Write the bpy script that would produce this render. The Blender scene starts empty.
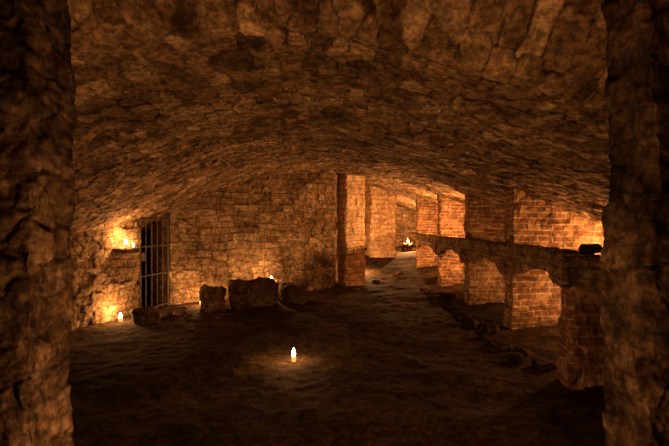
import bpy, math, random
import numpy as np
C = bpy.context.scene.collection
random.seed(5)
F = 420.0
# ---------------------------------------------------------------- noise
def _h(ix, iy, iz=0, s=0):
    ix = np.asarray(ix).astype(np.int64); iy = np.asarray(iy).astype(np.int64); iz = np.asarray(iz).astype(np.int64)
    n = (ix*374761393 + iy*668265263 + iz*2147483647 + s*1274126177) & 0xffffffff
    n = ((n ^ (n >> 13))*1274126177) & 0xffffffff
    n = ((n ^ (n >> 16))*2246822519) & 0xffffffff
    return ((n ^ (n >> 15)) & 0xffffff)/float(0xffffff)
def sm(t):
    t = np.clip(t, 0, 1); return t*t*(3-2*t)
def vn(x, y, z=0.0, s=0):
    x = np.asarray(x, float); y = np.asarray(y, float)+0*x; z = np.asarray(z, float)+0*x
    xi, yi, zi = np.floor(x), np.floor(y), np.floor(z)
    fx, fy, fz = sm(x-xi), sm(y-yi), sm(z-zi)
    r = 0
    for a in (0, 1):
        for b in (0, 1):
            for c in (0, 1):
                w = (fx if a else 1-fx)*(fy if b else 1-fy)*(fz if c else 1-fz)
                r = r + w*_h(xi+a, yi+b, zi+c, s)
    return r
def fbm(x, y, z=0.0, o=4, s=0):
    r = 0; a = .5; k = 1.0
    for i in range(o):
        r = r + a*(vn(np.asarray(x)*k, np.asarray(y)*k, np.asarray(z)*k, s+i)-.5); a *= .5; k *= 2.03
    return r*2
def worley(u, v, s=0, box=.6):
    ui, vi = np.floor(u), np.floor(v)
    d1 = np.full(u.shape, 9.0); d2 = d1.copy(); cid = np.zeros(u.shape)
    for a in (-1, 0, 1):
        for b in (-1, 0, 1):
            cx, cy = ui+a, vi+b
            px = cx+.5+(_h(cx, cy, 0, s)-.5)*.8; py = cy+.5+(_h(cx, cy, 1, s)-.5)*.8
            d = np.maximum(np.abs(px-u), np.abs(py-v))*box+np.hypot(px-u, py-v)*(1-box)
            n = d < d1
            d2 = np.where(n, d1, np.minimum(d2, d)); cid = np.where(n, _h(cx, cy, 2, s), cid); d1 = np.where(n, d, d1)
    return d1, d2, cid
# pattern functions return (height, block id, joint mask)
def masonry(ch, bw, depth, var, jw=.02, warp=.03, rough=.012, s=0, big=.0, miss=0):
    def f(u, v):
        u2 = u+fbm(u*2.2, v*2.2, 0, 3, s+50)*warp; v2 = v+fbm(u*1.1, v*1.5, 5, 3, s+60)*warp*1.6+fbm(u*9, v*9, 5, 2, s+61)*warp*.15
        row = np.floor(v2/ch); fr = v2/ch-row
        w = bw*(.75+.5*_h(row, 3, 0, s))
        q = u2/w+_h(row, 7, 0, s)*7; col = np.floor(q); fc = q-col
        e = np.minimum(np.minimum(fr, 1-fr)*ch, np.minimum(fc, 1-fc)*w)
        bid = _h(col, row, 9, s)
        up = sm(e/jw)
        h = up*depth*(.55+.6*bid)+(bid-.5)*var+fbm(u*9, v*9, bid*9, 4, s+9)*rough*2*up+fbm(u*22, v*22, 0, 2, s)*rough*.8
        if miss: h = h-sm((fbm(u*1.7, v*1.7, 0, 4, s+77)-.12)/.2)*miss*(.5+fbm(u*10, v*10, 0, 3, s+78))
        h = h+fbm(u*1.2, v*1.2, 0, 3, s+4)*big
        return h, bid, 1-up
    return f
def rubble(su, sv, depth, var, rough=.02, s=0, big=.06, warp=.1, edge=.2, box=.6):
    def f(u, v):
        u2 = u+fbm(u*3, v*3, 0, 3, s+50)*warp+fbm(u*13, v*13, 0, 2, s+51)*warp*.3; v2 = v+fbm(u*3, v*3, 5, 3, s+60)*warp+fbm(u*13, v*13, 5, 2, s+61)*warp*.3
        d1, d2, cid = worley(u2/su, v2/sv, s, box)
        up = sm((d2-d1)/edge)
        h = up*depth*(.4+.9*cid)+(cid-.5)*var+fbm(u*8, v*8, cid*7, 4, s)*rough*2*up+fbm(u*25, v*25, 0, 3, s)*rough+fbm(u*.9, v*.9, 0, 3, s+2)*big
        return h, cid, 1-up
    return f
def mixed(f1, f2, fr, s):
    def f(u, v):
        h1, b1, j1 = f1(u, v); h2, b2, j2 = f2(u, v)
        k = sm((fbm(u*fr, v*fr, 3, 3, s))/.06)
        return h1*(1-k)+h2*k, np.where(k > .5, b2, b1), j1*(1-k)+j2*k
    return f
# ---------------------------------------------------------------- mesh
def build(name, V, Q, mat, bid=None, joint=None, parent=None, loc=(0, 0, 0), smooth=True):
    V = np.asarray(V, float)-np.array(loc)
    me = bpy.data.meshes.new(name)
    Q = np.asarray(Q, np.int32)
    me.vertices.add(len(V)); me.vertices.foreach_set('co', V.astype(np.float32).ravel())
    me.loops.add(Q.size); me.loops.foreach_set('vertex_index', Q.ravel())
    me.polygons.add(len(Q)); me.polygons.foreach_set('loop_start', np.arange(0, Q.size, 4, dtype=np.int32))
    me.update(calc_edges=True); me.validate()
    me.polygons.foreach_set('use_smooth', np.full(len(me.polygons), smooth)); me.update()
    if bid is not None:
        for n, a in (('blk', bid), ('joint', joint)):
            at = me.attributes.new(n, 'FLOAT', 'POINT'); at.data.foreach_set('value', np.asarray(a, np.float32).ravel())
    me.materials.append(mat)
    o = bpy.data.objects.new(name, me); C.objects.link(o); o.location = loc
    if parent: o.parent = parent
    return o
def quads(nu, nv, flip=False):
    i = np.arange((nu-1)*(nv-1)); a = i//(nv-1); b = i % (nv-1)
    k = a*nv+b
    q = np.stack([k, k+nv, k+nv+1, k+1], 1)
    return q[:, ::-1] if flip else q
def wall(name, pts, z0, z1, res, fn, mat, side=1):
    pts = np.array(pts, float); seg = np.hypot(*np.diff(pts, axis=0).T); s = np.r_[0, np.cumsum(seg)]
    us = np.linspace(0, s[-1], int(s[-1]/res)+2)
    X = np.interp(us, s, pts[:, 0]); Y = np.interp(us, s, pts[:, 1])
    tx = np.gradient(X, us); ty = np.gradient(Y, us)
    k = np.ones(9)/9
    tx = np.convolve(np.pad(tx, 4, 'edge'), k, 'valid'); ty = np.convolve(np.pad(ty, 4, 'edge'), k, 'valid')
    l = np.hypot(tx, ty)+1e-9; nx, ny = ty/l*side, -tx/l*side
    vs = np.linspace(z0, z1, int((z1-z0)/res)+2)
    U, Vv = np.meshgrid(us, vs, indexing='ij')
    h, b, j = fn(U, Vv)
    P = np.stack([X[:, None]+nx[:, None]*h, Y[:, None]+ny[:, None]*h, Vv+0*h], -1).reshape(-1, 3)
    o = build(name, P, quads(len(us), len(vs)), mat, b.ravel(), j.ravel()); o['kind'] = 'structure'; return o
def rbox(name, x0, x1, y0, y1, z0, z1, res, fn, mat, rnd=0, lump=.02, wear=.015, warp=None, parent=None, s=0, rotz=0, lfreq=2.0, tilt=(0, 0)):
    """closed rough block; every face gets the masonry / rock relief"""
    lo = np.array([x0, y0, z0], float); hi = np.array([x1, y1, z1], float); c = (lo+hi)/2; hf = (hi-lo)/2
    n = [max(4, int((hi[i]-lo[i])/res)+1) for i in range(3)]
    Ps, Ns, Qs, Ax = [], [], [], []
    off = 0
    for ax in range(3):
        a, b = [(1, 2), (2, 0), (0, 1)][ax]
        for sg in (-1, 1):
            ua = np.linspace(-1, 1, n[a]); vb = np.linspace(-1, 1, n[b])
            A, B = np.meshgrid(ua, vb, indexing='ij')
            p = np.zeros(A.shape+(3,)); p[..., ax] = sg; p[..., a] = A; p[..., b] = B
            Ps.append(p.reshape(-1, 3)); nn = np.zeros((A.size, 3)); nn[:, ax] = sg; Ns.append(nn); Ax += [ax]*A.size
            Qs.append(quads(n[a], n[b], sg < 0)+off); off += A.size
    P = np.concatenate(Ps); N = np.concatenate(Ns); Q = np.concatenate(Qs); Ax = np.array(Ax)
    key = np.round(P*5000).astype(np.int64)
    _, first, inv = np.unique(key, axis=0, return_index=True, return_inverse=True); inv = inv.ravel()
    G = P.copy()
    if rnd: G = P/((np.abs(P)**rnd).sum(1)**(1/rnd))[:, None]
    W = c+G*hf
    if warp is not None: W = warp(W)
    if fn is not None:
        U = np.where(Ax == 0, W[:, 1], W[:, 0]); Vv = np.where(Ax == 2, W[:, 1], W[:, 2])
        h, b, j = fn(U+s*3.3, Vv)
    else:
        h = fbm(W[:, 0]*6+s, W[:, 1]*6, W[:, 2]*6, 4, s)*lump*.6; b = np.clip(.5+fbm(W[:, 0]*3+s, W[:, 1]*3, W[:, 2]*3, 3, s+3), 0, 1); j = 0*h
    m = len(first)
    D = np.zeros((m, 3)); np.add.at(D, inv, N*h[:, None]); cnt = np.zeros(m); np.add.at(cnt, inv, 1)
    NN = np.zeros((m, 3)); np.add.at(NN, inv, N)
    V = W[first]+D
    V -= NN*((cnt > 1)*wear)[:, None]
    for i in range(3): V[:, i] += fbm(V[:, 0]*lfreq+i*11, V[:, 1]*lfreq+s, V[:, 2]*lfreq, 4, s+i)*lump
    base = np.array([c[0], c[1], z0])
    if rotz or tilt[0] or tilt[1]:
        from mathutils import Euler
        R = np.array(Euler((tilt[0], tilt[1], rotz)).to_matrix()); V = (V-base)@R.T+base
    return build(name, V, inv[Q], mat, b[first], j[first], parent, tuple(base))
def tube(name, p0, p1, r, mat, parent, n=10, r1=None):
    from mathutils import Vector
    p0 = Vector(p0); p1 = Vector(p1); d = p1-p0; q = d.to_track_quat('Z', 'Y'); L = d.length; r1 = r if r1 is None else r1
    prof = [(0, 0), (r*.85, 0), (r, r*.3), (r1, L-r1*.3), (r1*.85, L), (0, L)]
    return lathe(name, prof, mat, parent, n, p0, q)
def lathe(name, prof, mat, parent, n=20, loc=(0, 0, 0), q=None, wob=0):
    from mathutils import Vector
    V, Qs = [], []
    for i, (r, z) in enumerate(prof):
        for k in range(n):
            a = k/n*math.tau; rr = max(r, 1e-4)*(1+wob*math.sin(a*3+z*40))
            v = Vector((rr*math.cos(a), rr*math.sin(a), z))
            V.append((q @ v if q else v)+Vector(loc))
    for i in range(len(prof)-1):
        for k in range(n):
            a, b = i*n+k, i*n+(k+1) % n
            Qs.append((a, b, b+n, a+n))
    return build(name, [tuple(v) for v in V], Qs, mat, parent=parent)
def tag(o, label, cat, group=None):
    o['label'] = label; o['category'] = cat
    if group: o['group'] = group
    return o
def empty(name, loc, label, cat, group=None):
    o = bpy.data.objects.new(name, None); C.objects.link(o); o.location = loc; o.empty_display_size = .1
    return tag(o, label, cat, group)
# ---------------------------------------------------------------- materials
def stone_mat(name, ramp, mortar, rough=.95, bump=.5, fs=60, dark=.5, light=1.2, ns=3.5, fine=.6, grain=.6):
    m = bpy.data.materials.new(name); m.use_nodes = True; nt = m.node_tree; N = nt.nodes; L = nt.links
    bs = N['Principled BSDF']; bs.inputs['Roughness'].default_value = rough
    if 'Specular IOR Level' in bs.inputs: bs.inputs['Specular IOR Level'].default_value = .1
    tc = N.new('ShaderNodeTexCoord')
    at = N.new('ShaderNodeAttribute'); at.attribute_name = 'blk'
    jt = N.new('ShaderNodeAttribute'); jt.attribute_name = 'joint'
    cr = N.new('ShaderNodeValToRGB'); el = cr.color_ramp.elements
    for i, c in enumerate(ramp):
        e = el[i] if i < 2 else el.new(1)
        e.position = i/(len(ramp)-1); e.color = (*c, 1)
    L.new(at.outputs['Fac'], cr.inputs['Fac'])
    mx = N.new('ShaderNodeMixRGB'); mx.inputs[2].default_value = (*mortar, 1)
    L.new(jt.outputs['Fac'], mx.inputs[0]); L.new(cr.outputs['Color'], mx.inputs[1])
    prev = mx.outputs[0]
    for sc, lo_, hi_, a, b in ((ns, .38, .62, dark, light), (ns*6, .38, .62, fine, 1.25), (24, .42, .60, grain, 1.2)):
        n1 = N.new('ShaderNodeTexNoise'); n1.inputs['Scale'].default_value = sc; n1.inputs['Detail'].default_value = 8; n1.inputs['Roughness'].default_value = .7
        L.new(tc.outputs['Object'], n1.inputs['Vector'])
        r1 = N.new('ShaderNodeValToRGB'); r1.color_ramp.elements[0].position = lo_; r1.color_ramp.elements[0].color = (a, a*.93, a*.87, 1)
        r1.color_ramp.elements[1].position = hi_; r1.color_ramp.elements[1].color = (b, b*.98, b*.95, 1)
        L.new(n1.outputs['Fac'], r1.inputs['Fac'])
        mu = N.new('ShaderNodeMixRGB'); mu.blend_type = 'MULTIPLY'; mu.inputs[0].default_value = 1
        L.new(prev, mu.inputs[1]); L.new(r1.outputs['Color'], mu.inputs[2]); prev = mu.outputs[0]
    L.new(prev, bs.inputs['Base Color'])
    n2 = N.new('ShaderNodeTexNoise'); n2.inputs['Scale'].default_value = fs; n2.inputs['Detail'].default_value = 6; n2.inputs['Roughness'].default_value = .65
    n3 = N.new('ShaderNodeTexNoise'); n3.inputs['Scale'].default_value = fs*.25; n3.inputs['Detail'].default_value = 4
    L.new(tc.outputs['Object'], n2.inputs['Vector']); L.new(tc.outputs['Object'], n3.inputs['Vector'])
    ad = N.new('ShaderNodeMath'); ad.operation = 'ADD'; L.new(n2.outputs['Fac'], ad.inputs[0]); L.new(n3.outputs['Fac'], ad.inputs[1])
    bp = N.new('ShaderNodeBump'); bp.inputs['Strength'].default_value = bump; bp.inputs['Distance'].default_value = .02
    L.new(ad.outputs[0], bp.inputs['Height']); L.new(bp.outputs['Normal'], bs.inputs['Normal'])
    return m
def plain(name, col, rough=.6, metal=0, em=None, es=0, nz=0):
    m = bpy.data.materials.new(name); m.use_nodes = True; nt = m.node_tree; b = nt.nodes['Principled BSDF']
    b.inputs['Base Color'].default_value = (*col, 1); b.inputs['Roughness'].default_value = rough; b.inputs['Metallic'].default_value = metal
    if em: b.inputs['Emission Color'].default_value = (*em, 1); b.inputs['Emission Strength'].default_value = es
    if nz:
        n = nt.nodes.new('ShaderNodeTexNoise'); n.inputs['Scale'].default_value = nz
        r = nt.nodes.new('ShaderNodeValToRGB'); r.color_ramp.elements[0].color = (*[c*.5 for c in col], 1); r.color_ramp.elements[1].color = (*[min(1, c*1.5) for c in col], 1)
        nt.links.new(n.outputs['Fac'], r.inputs['Fac']); nt.links.new(r.outputs['Color'], b.inputs['Base Color'])
    return m
M_vault = stone_mat('vault_stone', [(.17, .11, .07), (.55, .38, .23), (.28, .185, .12), (.7, .52, .33)], (.06, .04, .028), dark=.45, light=1.3, ns=1.3, fine=.5, bump=.5, fs=28, grain=.45)
M_wall = stone_mat('rubble_wall_stone', [(.28, .19, .115), (.46, .33, .2), (.34, .235, .145), (.56, .43, .28)], (.15, .105, .07), dark=.45, ns=1.7, fine=.55, bump=.6, fs=32)
M_pier = stone_mat('pale_pier_stone', [(.66, .50, .33), (.8, .62, .42), (.72, .55, .36), (.85, .68, .48)], (.35, .25, .16), dark=.75, ns=1.7, fine=.65, bump=.6, fs=32, grain=.75)  # wall stone lightened so the passage piers look brightly lit
M_brick = stone_mat('brick', [(.24, .12, .07), (.44, .25, .14), (.31, .165, .095), (.53, .35, .21)], (.66, .53, .38), dark=.4, bump=.4, ns=2.2, fine=.6, grain=.7)
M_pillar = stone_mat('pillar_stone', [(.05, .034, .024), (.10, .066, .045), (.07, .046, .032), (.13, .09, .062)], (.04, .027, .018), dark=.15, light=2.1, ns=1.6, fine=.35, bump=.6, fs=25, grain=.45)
M_floor = stone_mat('trodden_earth', [(.058, .036, .021), (.08, .051, .03), (.10, .065, .04)], (.06, .042, .028), bump=.35, fs=22, dark=.5, ns=1.8, fine=.5, grain=.5, rough=1)
M_block = stone_mat('loose_stone', [(.13, .09, .06), (.22, .15, .1), (.3, .21, .14)], (.2, .15, .1), dark=.35, fs=30, bump=.8, fine=.5)
M_dark = stone_mat('sooty_stone', [(.04, .028, .02), (.07, .048, .034), (.1, .07, .047)], (.05, .035, .025), dark=.4, fs=30, bump=.6)  # darker stone tone for rubble, perched stone and passage block
M_black = stone_mat('black_passage_stone', [(.004, .003, .002), (.008, .006, .004)], (.004, .003, .002), bump=.4)  # near-black colour stands in for shade in the passage behind the gate
M_iron = plain('rusted_iron', (.09, .06, .042), .7, .2, nz=30)
M_wax = plain('candle_wax', (.85, .7, .5), .5, em=(1, .38, .08), es=1.2)  # orange emission stands in for flame light shining through the wax
M_wick = plain('wick', (.02, .015, .01), .9)
M_flame = plain('flame', (1, .7, .3), .5, em=(1, .7, .34), es=70)
# ---------------------------------------------------------------- setting
PX = [-4.8, -3.75, -3.25, -2.94, -2.45, -1.66, -.73, 0, 1.2, 2.4, 3.6, 4.8]
PZ = [.7, 1.28, 1.58, 1.78, 2.10, 2.45, 2.63, 2.68, 2.48, 2.07, 1.60, 1.1]
gx = np.linspace(-4.8, 4.8, 481); gz = np.interp(gx, PX, PZ)
kk = np.exp(-np.linspace(-2, 2, 41)**2); kk /= kk.sum(); gz = np.convolve(np.pad(gz, 20, 'edge'), kk, 'valid')
def vaultz(x, y):
    return np.interp(x, gx, gz)+.045*(np.clip(y, 3, 15)-8)*sm((x+1)/2.6)+.42*sm((2.35-y)/.55)
xs = np.linspace(-4.6, 4.6, 740)
ys = np.concatenate([np.arange(-2, .6, .08), np.arange(1.2, 8, .012), np.arange(8, 12, .025), np.arange(12, 19.2, .06)])
Xg, Yg = np.meshgrid(xs, ys, indexing='ij')
Zg = vaultz(Xg, Yg); dz = np.gradient(Zg, xs, axis=0); l = np.sqrt(1+dz**2)
h, b, j = mixed(rubble(.14, .20, .013, .016, .006, 3, .04, .03, .10, .85), rubble(.095, .14, .011, .016, .006, 9, .04, .025, .12, .85), .8, 90)(Xg, Yg)
pl = sm((fbm(Xg*1.1, Yg*1.1, 8, 4, 97)-.16)/.10)*.4
h = h*(1-pl)+(fbm(Xg*.9, Yg*.9, 0, 3, 5)*.04+.01+fbm(Xg*9, Yg*9, 0, 4, 6)*.02)*pl; j = j*(1-pl)
h = h-sm((fbm(Xg*2.4, Yg*2.4, 3, 4, 95)-.2)/.08)*.02
P = np.stack([Xg+dz/l*h, Yg, Zg-h/l], -1).reshape(-1, 3)
o = build('ceiling', P, quads(len(xs), len(ys), True), M_vault, b.ravel(), j.ravel()); o['kind'] = 'structure'

def floorz(x, y):
    x = np.asarray(x, float); y = np.asarray(y, float)
    z = .45*sm((y-10)/5)+fbm(x*.8, y*.8, 2, 2, 7)*.08
    z = z+.10*sm((x-1.9)/1.2)*sm((y-3)/1)
    return z+fbm(x*2.2, y*2.2, 0, 2, 31)*.035
xs = np.linspace(-4.6, 4.6, 460)
ys = np.concatenate([np.arange(-2, 1.8, .08), np.arange(1.8, 7, .014), np.arange(7, 12, .03), np.arange(12, 19.2, .07)])
Xg, Yg = np.meshgrid(xs, ys, indexing='ij')
def fprint(s, sc):
    # trodden hollows: scattered rounded dents with soft rims
    u = Xg*sc+fbm(Xg*2, Yg*2, s, 2, 3)*.4; v = Yg*sc*.8+fbm(Xg*2, Yg*2, s+4, 2, 3)*.4
    d1, _, c = worley(u, v, s, 0.0)
    return -sm((.42-d1)/.3)*(c > .35)*(.4+.6*c)
Zg = floorz(Xg, Yg)+fprint(12, 2.2)*.013+fprint(19, 4.2)*.012+fbm(Xg*9, Yg*9, 0, 4, 5)*.010+fbm(Xg*28, Yg*28, 0, 2, 8)*.004
o = build('floor', np.stack([Xg, Yg, Zg], -1).reshape(-1, 3), quads(len(xs), len(ys)), M_floor, np.clip(.5+fbm(Xg, Yg, 0, 4, 3), 0, 1).ravel(), 0*Xg.ravel()); o['kind'] = 'structure'
def fz(x, y):
    return float(floorz(np.array([x]), np.array([y]))[0])-.012

mw = mixed(masonry(.12, .27, .018, .024, .012, .08, .010, 2, .05), rubble(.22, .12, .018, .024, .010, 4, .05, .05, .12, .85), 1.0, 12)
wall('wall_left', [(-4.3, -2), (-4.15, 2), (-3.9, 4.5), (-3.57, 5.9), (-3.25, 6.95), (-3.65, 7.05)], -.15, 2.0, .012, mw, M_wall, 1)
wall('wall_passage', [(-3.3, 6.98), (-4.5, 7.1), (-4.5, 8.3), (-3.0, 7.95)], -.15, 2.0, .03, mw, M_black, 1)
mb = mixed(masonry(.125, .32, .018, .024, .012, .09, .010, 6, .06), rubble(.25, .12, .018, .024, .010, 8, .06, .06, .12, .85), .9, 15)
wall('wall_back', [(-3.45, 7.9), (-3.04, 7.77), (0, 9.7), (.0, 10.5), (.1, 11.2), (.3, 18.2)], -.15, 2.95, .013, mb, M_wall, 1)
wall('wall_far', [(.2, 18), (4.6, 18)], 0, 3.2, .03, mb, M_wall, 1)
wall('wall_right', [(3.95, 18.2), (3.95, -2)], -.15, 2.6, .022, masonry(.15, .36, .03, .04, .02, .08, .012, 9, .05), M_wall, 1)
# ---------------------------------------------------------------- foreground pillars
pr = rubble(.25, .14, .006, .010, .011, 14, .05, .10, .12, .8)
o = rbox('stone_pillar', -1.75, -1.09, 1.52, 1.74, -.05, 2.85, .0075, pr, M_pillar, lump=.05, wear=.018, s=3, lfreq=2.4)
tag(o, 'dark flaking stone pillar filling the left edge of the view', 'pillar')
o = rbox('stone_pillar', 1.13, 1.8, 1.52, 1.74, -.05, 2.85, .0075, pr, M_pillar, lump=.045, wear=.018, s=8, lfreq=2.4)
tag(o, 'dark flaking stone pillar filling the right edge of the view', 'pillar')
# ---------------------------------------------------------------- brick bays
mk = masonry(.078, .23, .011, .009, .012, .022, .005, 20, .02, miss=.035)
PY = [3.85, 5.7, 7.55, 9.6, 12.2]
plab = {5.7: 'brown brick cross wall nearest the viewer, beside the right foreground pillar', 7.55: 'second brown brick cross wall from the right pillar, behind the nearest one',
        9.6: 'third brown brick cross wall, two bays behind the nearest one', 12.2: 'farthest and narrowest looking brick cross wall beside the lit passage'}
for i, y in enumerate(PY[1:]):
    o = rbox('brick_cross_wall', 2.41, 3.98, y, y+.24, -.05, 2.6, .008 if i < 2 else .013, mk, M_brick, lump=.03, wear=.012, s=i+1)
    tag(o, plab[y], 'brick wall', 'brick cross walls between the bays')
alab = ['low brick arch nearest the viewer, ending on the brick end pier', 'second low brick arch from the end pier, below the coping', 'third low brick arch from the end pier', 'farthest low brick arch beside the passage']
for i in range(4):
    y0, y1 = PY[i]+(.20 if i == 0 else .27), PY[i+1]-.03
    t = empty('brick_arch', (0, 0, 0), alab[i], 'arch', 'low brick arches along the right side')
    def wp(W, y0=y0, y1=y1):
        y = W[:, 1]; q = np.clip((y-(y0+y1)/2)/((y1-y0)/2), -1, 1)
        lo = .72+.24*np.sqrt(1-q**2*.98)
        W = W.copy(); tt = W[:, 2]; W[:, 2] = lo+(1.2-lo)*tt; return W
    rbox('arch_ring', 2.38, 2.50, y0, y1, 0, 1, .011, masonry(.25, .085, .018, .02, .018, .02, .006, 25, .02), M_brick, warp=wp, lump=.02, wear=.01, parent=t, s=i)
    rbox('coping', 2.20, 2.365, PY[i]+(.2 if i == 0 else .01), PY[i+1]-.01, 1.06, 1.22, .012, masonry(.08, .26, .012, .012, .012, .02, .006, 26, .01), M_wall, lump=.02, wear=.015, parent=t, s=i+5, lfreq=3)
t = empty('brick_pier', (0, 0, 0), 'short brick and stone end pier beside the right foreground pillar', 'pier')
rbox('shaft', 2.15, 2.62, 3.80, 4.0, -.05, .92, .009, masonry(.10, .24, .02, .03, .014, .05, .012, 33, .03), M_brick, lump=.04, parent=t)
rbox('capstone', 2.06, 2.64, 3.74, 4.02, .93, 1.18, .010, masonry(.1, .28, .015, .03, .015, .04, .01, 35, .03), M_wall, rnd=14, lump=.05, parent=t, s=4)
o = rbox('rough_stone', 2.31, 2.44, 3.82, 3.96, 1.20, 1.31, .009, None, M_dark, rnd=5, lump=.06, s=22, lfreq=5)
tag(o, 'dark rough stone perched on top of the brick end pier', 'stone')
# passage piers
mp = masonry(.15, .34, .02, .025, .015, .06, .010, 41, .03)
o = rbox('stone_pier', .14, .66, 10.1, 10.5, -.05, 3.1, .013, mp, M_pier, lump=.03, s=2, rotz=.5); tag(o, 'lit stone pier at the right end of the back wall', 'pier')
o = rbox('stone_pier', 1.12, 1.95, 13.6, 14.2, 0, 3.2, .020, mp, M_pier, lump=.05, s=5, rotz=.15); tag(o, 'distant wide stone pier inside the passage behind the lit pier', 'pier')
# ---------------------------------------------------------------- iron gate
A = np.array((-3.25, 6.98)); B = np.array((-3.05, 7.72)); T = B-A; Lg = np.hypot(*T)
g = empty('iron_gate', (0, 0, 0), 'narrow dark barred iron gate closing the opening in the left wall', 'gate')
def gp(s, z): p = A+T*s; return (p[0], p[1], z)
for s in (0.03, .97): tube('frame_post', gp(s, -.08), gp(s, 1.62), .022, M_iron, g)
for z in (.03, .60, 1.1, 1.56): tube('cross_bar', gp(.03, z), gp(.97, z), .012, M_iron, g)
for k in range(1, 5): tube('bar', gp(.03+.94*k/5, -.03), gp(.03+.94*k/5, 1.61), .009, M_iron, g)
p = gp(.12, .9)
rbox('lock_box', p[0]-.02, p[0]+.03, p[1]-.05, p[1]+.06, .86, 1.0, .02, None, M_iron, rnd=9, lump=.002, wear=0, parent=g)
# ---------------------------------------------------------------- candles
LC = (1, .46, .15)
def candle(x, y, z, label, power, hgt=.08, r=.03, name='candle', group='burning candles', rad=.025, fl=.06):
    t = empty(name, (x, y, z), label, 'candle', group)
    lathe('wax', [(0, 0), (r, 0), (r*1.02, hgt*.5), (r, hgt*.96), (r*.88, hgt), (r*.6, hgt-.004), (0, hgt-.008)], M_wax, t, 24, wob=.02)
    lathe('wick', [(0, 0), (.002, 0), (.0018, .014), (0, .015)], M_wick, t, 8, (0, 0, hgt-.008))
    w = fl*.26
    lathe('flame', [(0, 0), (w*.6, fl*.08), (w, fl*.28), (w*.85, fl*.5), (w*.45, fl*.78), (0, fl)], M_flame, t, 16, (0, 0, hgt+.002))
    ld = bpy.data.lights.new('candle_light', 'POINT'); ld.energy = power; ld.color = LC; ld.shadow_soft_size = rad
    lo = bpy.data.objects.new('candle_light', ld); C.objects.link(lo); lo.location = (x, y, z+hgt+fl+rad+.01)
    return t
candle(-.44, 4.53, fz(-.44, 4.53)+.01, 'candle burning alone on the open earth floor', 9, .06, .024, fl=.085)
# left wall ledge
o = rbox('stone_ledge', -3.45, -3.13, 6.40, 6.74, 1.03, 1.11, .012, None, M_block, rnd=8, lump=.02, s=3, rotz=-.28); tag(o, 'small stone ledge jutting from the left wall under two candles', 'ledge')
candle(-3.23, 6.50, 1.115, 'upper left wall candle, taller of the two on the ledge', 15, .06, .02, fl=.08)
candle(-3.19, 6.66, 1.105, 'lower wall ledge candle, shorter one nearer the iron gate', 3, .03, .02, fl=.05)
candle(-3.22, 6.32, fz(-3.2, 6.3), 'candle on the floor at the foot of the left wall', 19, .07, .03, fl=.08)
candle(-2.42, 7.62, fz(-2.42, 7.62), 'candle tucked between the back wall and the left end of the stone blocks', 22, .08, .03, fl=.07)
# ---------------------------------------------------------------- blocks by the back wall
def blk(name, x, y, w, d, h, rz, label, s, mat=M_block, rnd=12, group=None, z=None, lump=.07, cat='stone', tilt=(0, 0)):
    zz = fz(x, y)-.02 if z is None else z
    o = rbox(name, x-w/2, x+w/2, y-d/2, y+d/2, zz, zz+h, .012, None, mat, rnd=rnd, lump=lump, s=s, rotz=rz, lfreq=4, tilt=tilt)
    return tag(o, label, cat, group)
blk('stone_block', -2.13, 7.28, .38, .38, .42, .2, 'upright dark stone block at the left end of the row by the back wall', 51, tilt=(0, .08), rnd=8, lump=.1)
blk('stone_block', -1.48, 7.62, .84, .42, .46, .25, 'largest stone block, lying in the middle of the row by the back wall', 52, tilt=(.05, -.04), lump=.11, rnd=8)
blk('stone_block', -.80, 7.92, .44, .38, .38, .5, 'smaller stone block at the right end of the row by the back wall', 53, tilt=(0, .12), rnd=7, lump=.1)
blk('stone_block', -1.24, 8.24, .26, .26, .36, .1, 'stone under the candle behind the largest block', 54)
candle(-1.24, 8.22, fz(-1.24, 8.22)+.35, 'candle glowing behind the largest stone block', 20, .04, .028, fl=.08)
blk('stone_block', -2.85, 6.35, .36, .3, .2, .4, 'low stone on the floor beside the left wall candles', 55, rnd=16)
for k, (x, y, w) in enumerate([(-2.55, 6.9, .2), (-2.35, 6.80, .14), (-2.75, 6.75, .13), (-1.9, 6.8, .12), (-2.6, 7.2, .16)]):
    blk('loose_stone', x, y, w, w*.8, w*.5, k, ['pale loose stone in front of the iron gate', 'small loose stone just left of the upright block', 'small loose stone beside the low stone by the gate', 'smallest loose stone before the largest block', 'loose stone close to the back wall left of the upright block'][k], 60+k, rnd=4, group='loose stones by the gate', lump=.05)
# rubble at the foot of the arcade
random.seed(11)
for k in range(22):
    y = 4.3+k*.24; x = 2.10+(-.12 if k % 2 else .06)+random.uniform(-.04, .03); w = random.uniform(.14, .25)
    lab = 'dark loose stone in the rubble row at the foot of the brick arches'
    blk('rubble_stone', x, y, w, w*random.uniform(.7, 1.0), w*random.uniform(.4, .6), random.uniform(0, 3), lab, 80+k, M_dark, rnd=6, group='rubble at the foot of the brick arches', lump=.07)
# stones in the passage
for k, (x, y, w) in enumerate([(1.05, 10.7, .22), (1.75, 11.6, .25), (.5, 9.65, .26)]):
    blk('loose_stone', x, y, w, w*.8, w*.35, k*1.1, ['stone on the floor right of the lit pier', 'stone on the rising passage floor', 'stone before the lit pier'][k], 120+k, rnd=6, group='stones on the passage floor', mat=M_block)
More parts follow.
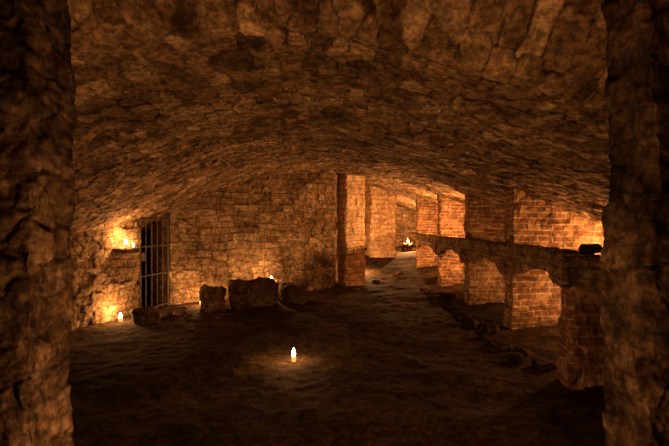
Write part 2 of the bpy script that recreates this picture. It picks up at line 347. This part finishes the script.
# ---------------------------------------------------------------- bay and passage candles
zc = fz(2.62, 15)
blk('stone_block', 2.62, 15.1, .34, .34, .34, 0, 'stone block deep in the passage carrying a candle', 130, mat=M_dark)
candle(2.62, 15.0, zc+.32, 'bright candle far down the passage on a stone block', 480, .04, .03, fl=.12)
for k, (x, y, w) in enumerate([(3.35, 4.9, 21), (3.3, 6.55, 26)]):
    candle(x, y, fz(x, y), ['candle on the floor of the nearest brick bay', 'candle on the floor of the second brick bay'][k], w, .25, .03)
for k, (x, y, w) in enumerate([(2.8, 8.05, 180), (2.8, 10.1, 230)]):
    z0 = fz(x, y)
    blk('stone_block', x, y, .30, .30, 1.12, 0, ['upright stone block carrying a candle in the third brick bay', 'upright stone block carrying a candle in the farthest brick bay'][k], 140+k, lump=.03)  # unseen blocks added so the bay candles shine over the coping
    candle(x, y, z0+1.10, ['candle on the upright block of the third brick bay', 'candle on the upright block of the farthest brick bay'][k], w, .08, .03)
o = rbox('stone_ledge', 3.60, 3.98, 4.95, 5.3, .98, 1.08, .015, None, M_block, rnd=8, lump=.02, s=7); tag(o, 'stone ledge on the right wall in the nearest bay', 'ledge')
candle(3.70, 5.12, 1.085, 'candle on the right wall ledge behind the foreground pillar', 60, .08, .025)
candle(.75, 11.9, fz(.75, 11.9), 'candle behind the lit pier inside the passage', 130, .12, .03)  # added light source hidden by the pier, brightens the passage walls
# unseen candle and block added below the viewer to light the vault, plus fill behind
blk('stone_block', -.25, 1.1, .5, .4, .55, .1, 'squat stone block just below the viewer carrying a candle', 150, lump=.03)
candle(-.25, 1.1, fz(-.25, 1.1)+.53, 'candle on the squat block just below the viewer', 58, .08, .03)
ld = bpy.data.lights.new('vault_light_behind', 'POINT'); ld.energy = 18; ld.color = (1, .46, .17); ld.shadow_soft_size = .15  # soft fill added behind the viewer, no candle stands there
lo = bpy.data.objects.new('vault_light_behind', ld); C.objects.link(lo); lo.location = (-.3, -1.2, 1.0)
w = bpy.data.worlds.new('World'); bpy.context.scene.world = w; w.use_nodes = True
w.node_tree.nodes['Background'].inputs[0].default_value = (.05, .022, .008, 1); w.node_tree.nodes['Background'].inputs[1].default_value = 1
cam = bpy.data.cameras.new('camera'); co = bpy.data.objects.new('camera', cam); C.objects.link(co)
co.location = (0, 0, 1.5); co.rotation_euler = (math.pi/2, 0, 0); cam.sensor_width = 36; cam.lens = 36*F/669; cam.clip_start = .02
bpy.context.scene.camera = co
try: bpy.context.scene.view_settings.view_transform = 'Standard'
except Exception: pass
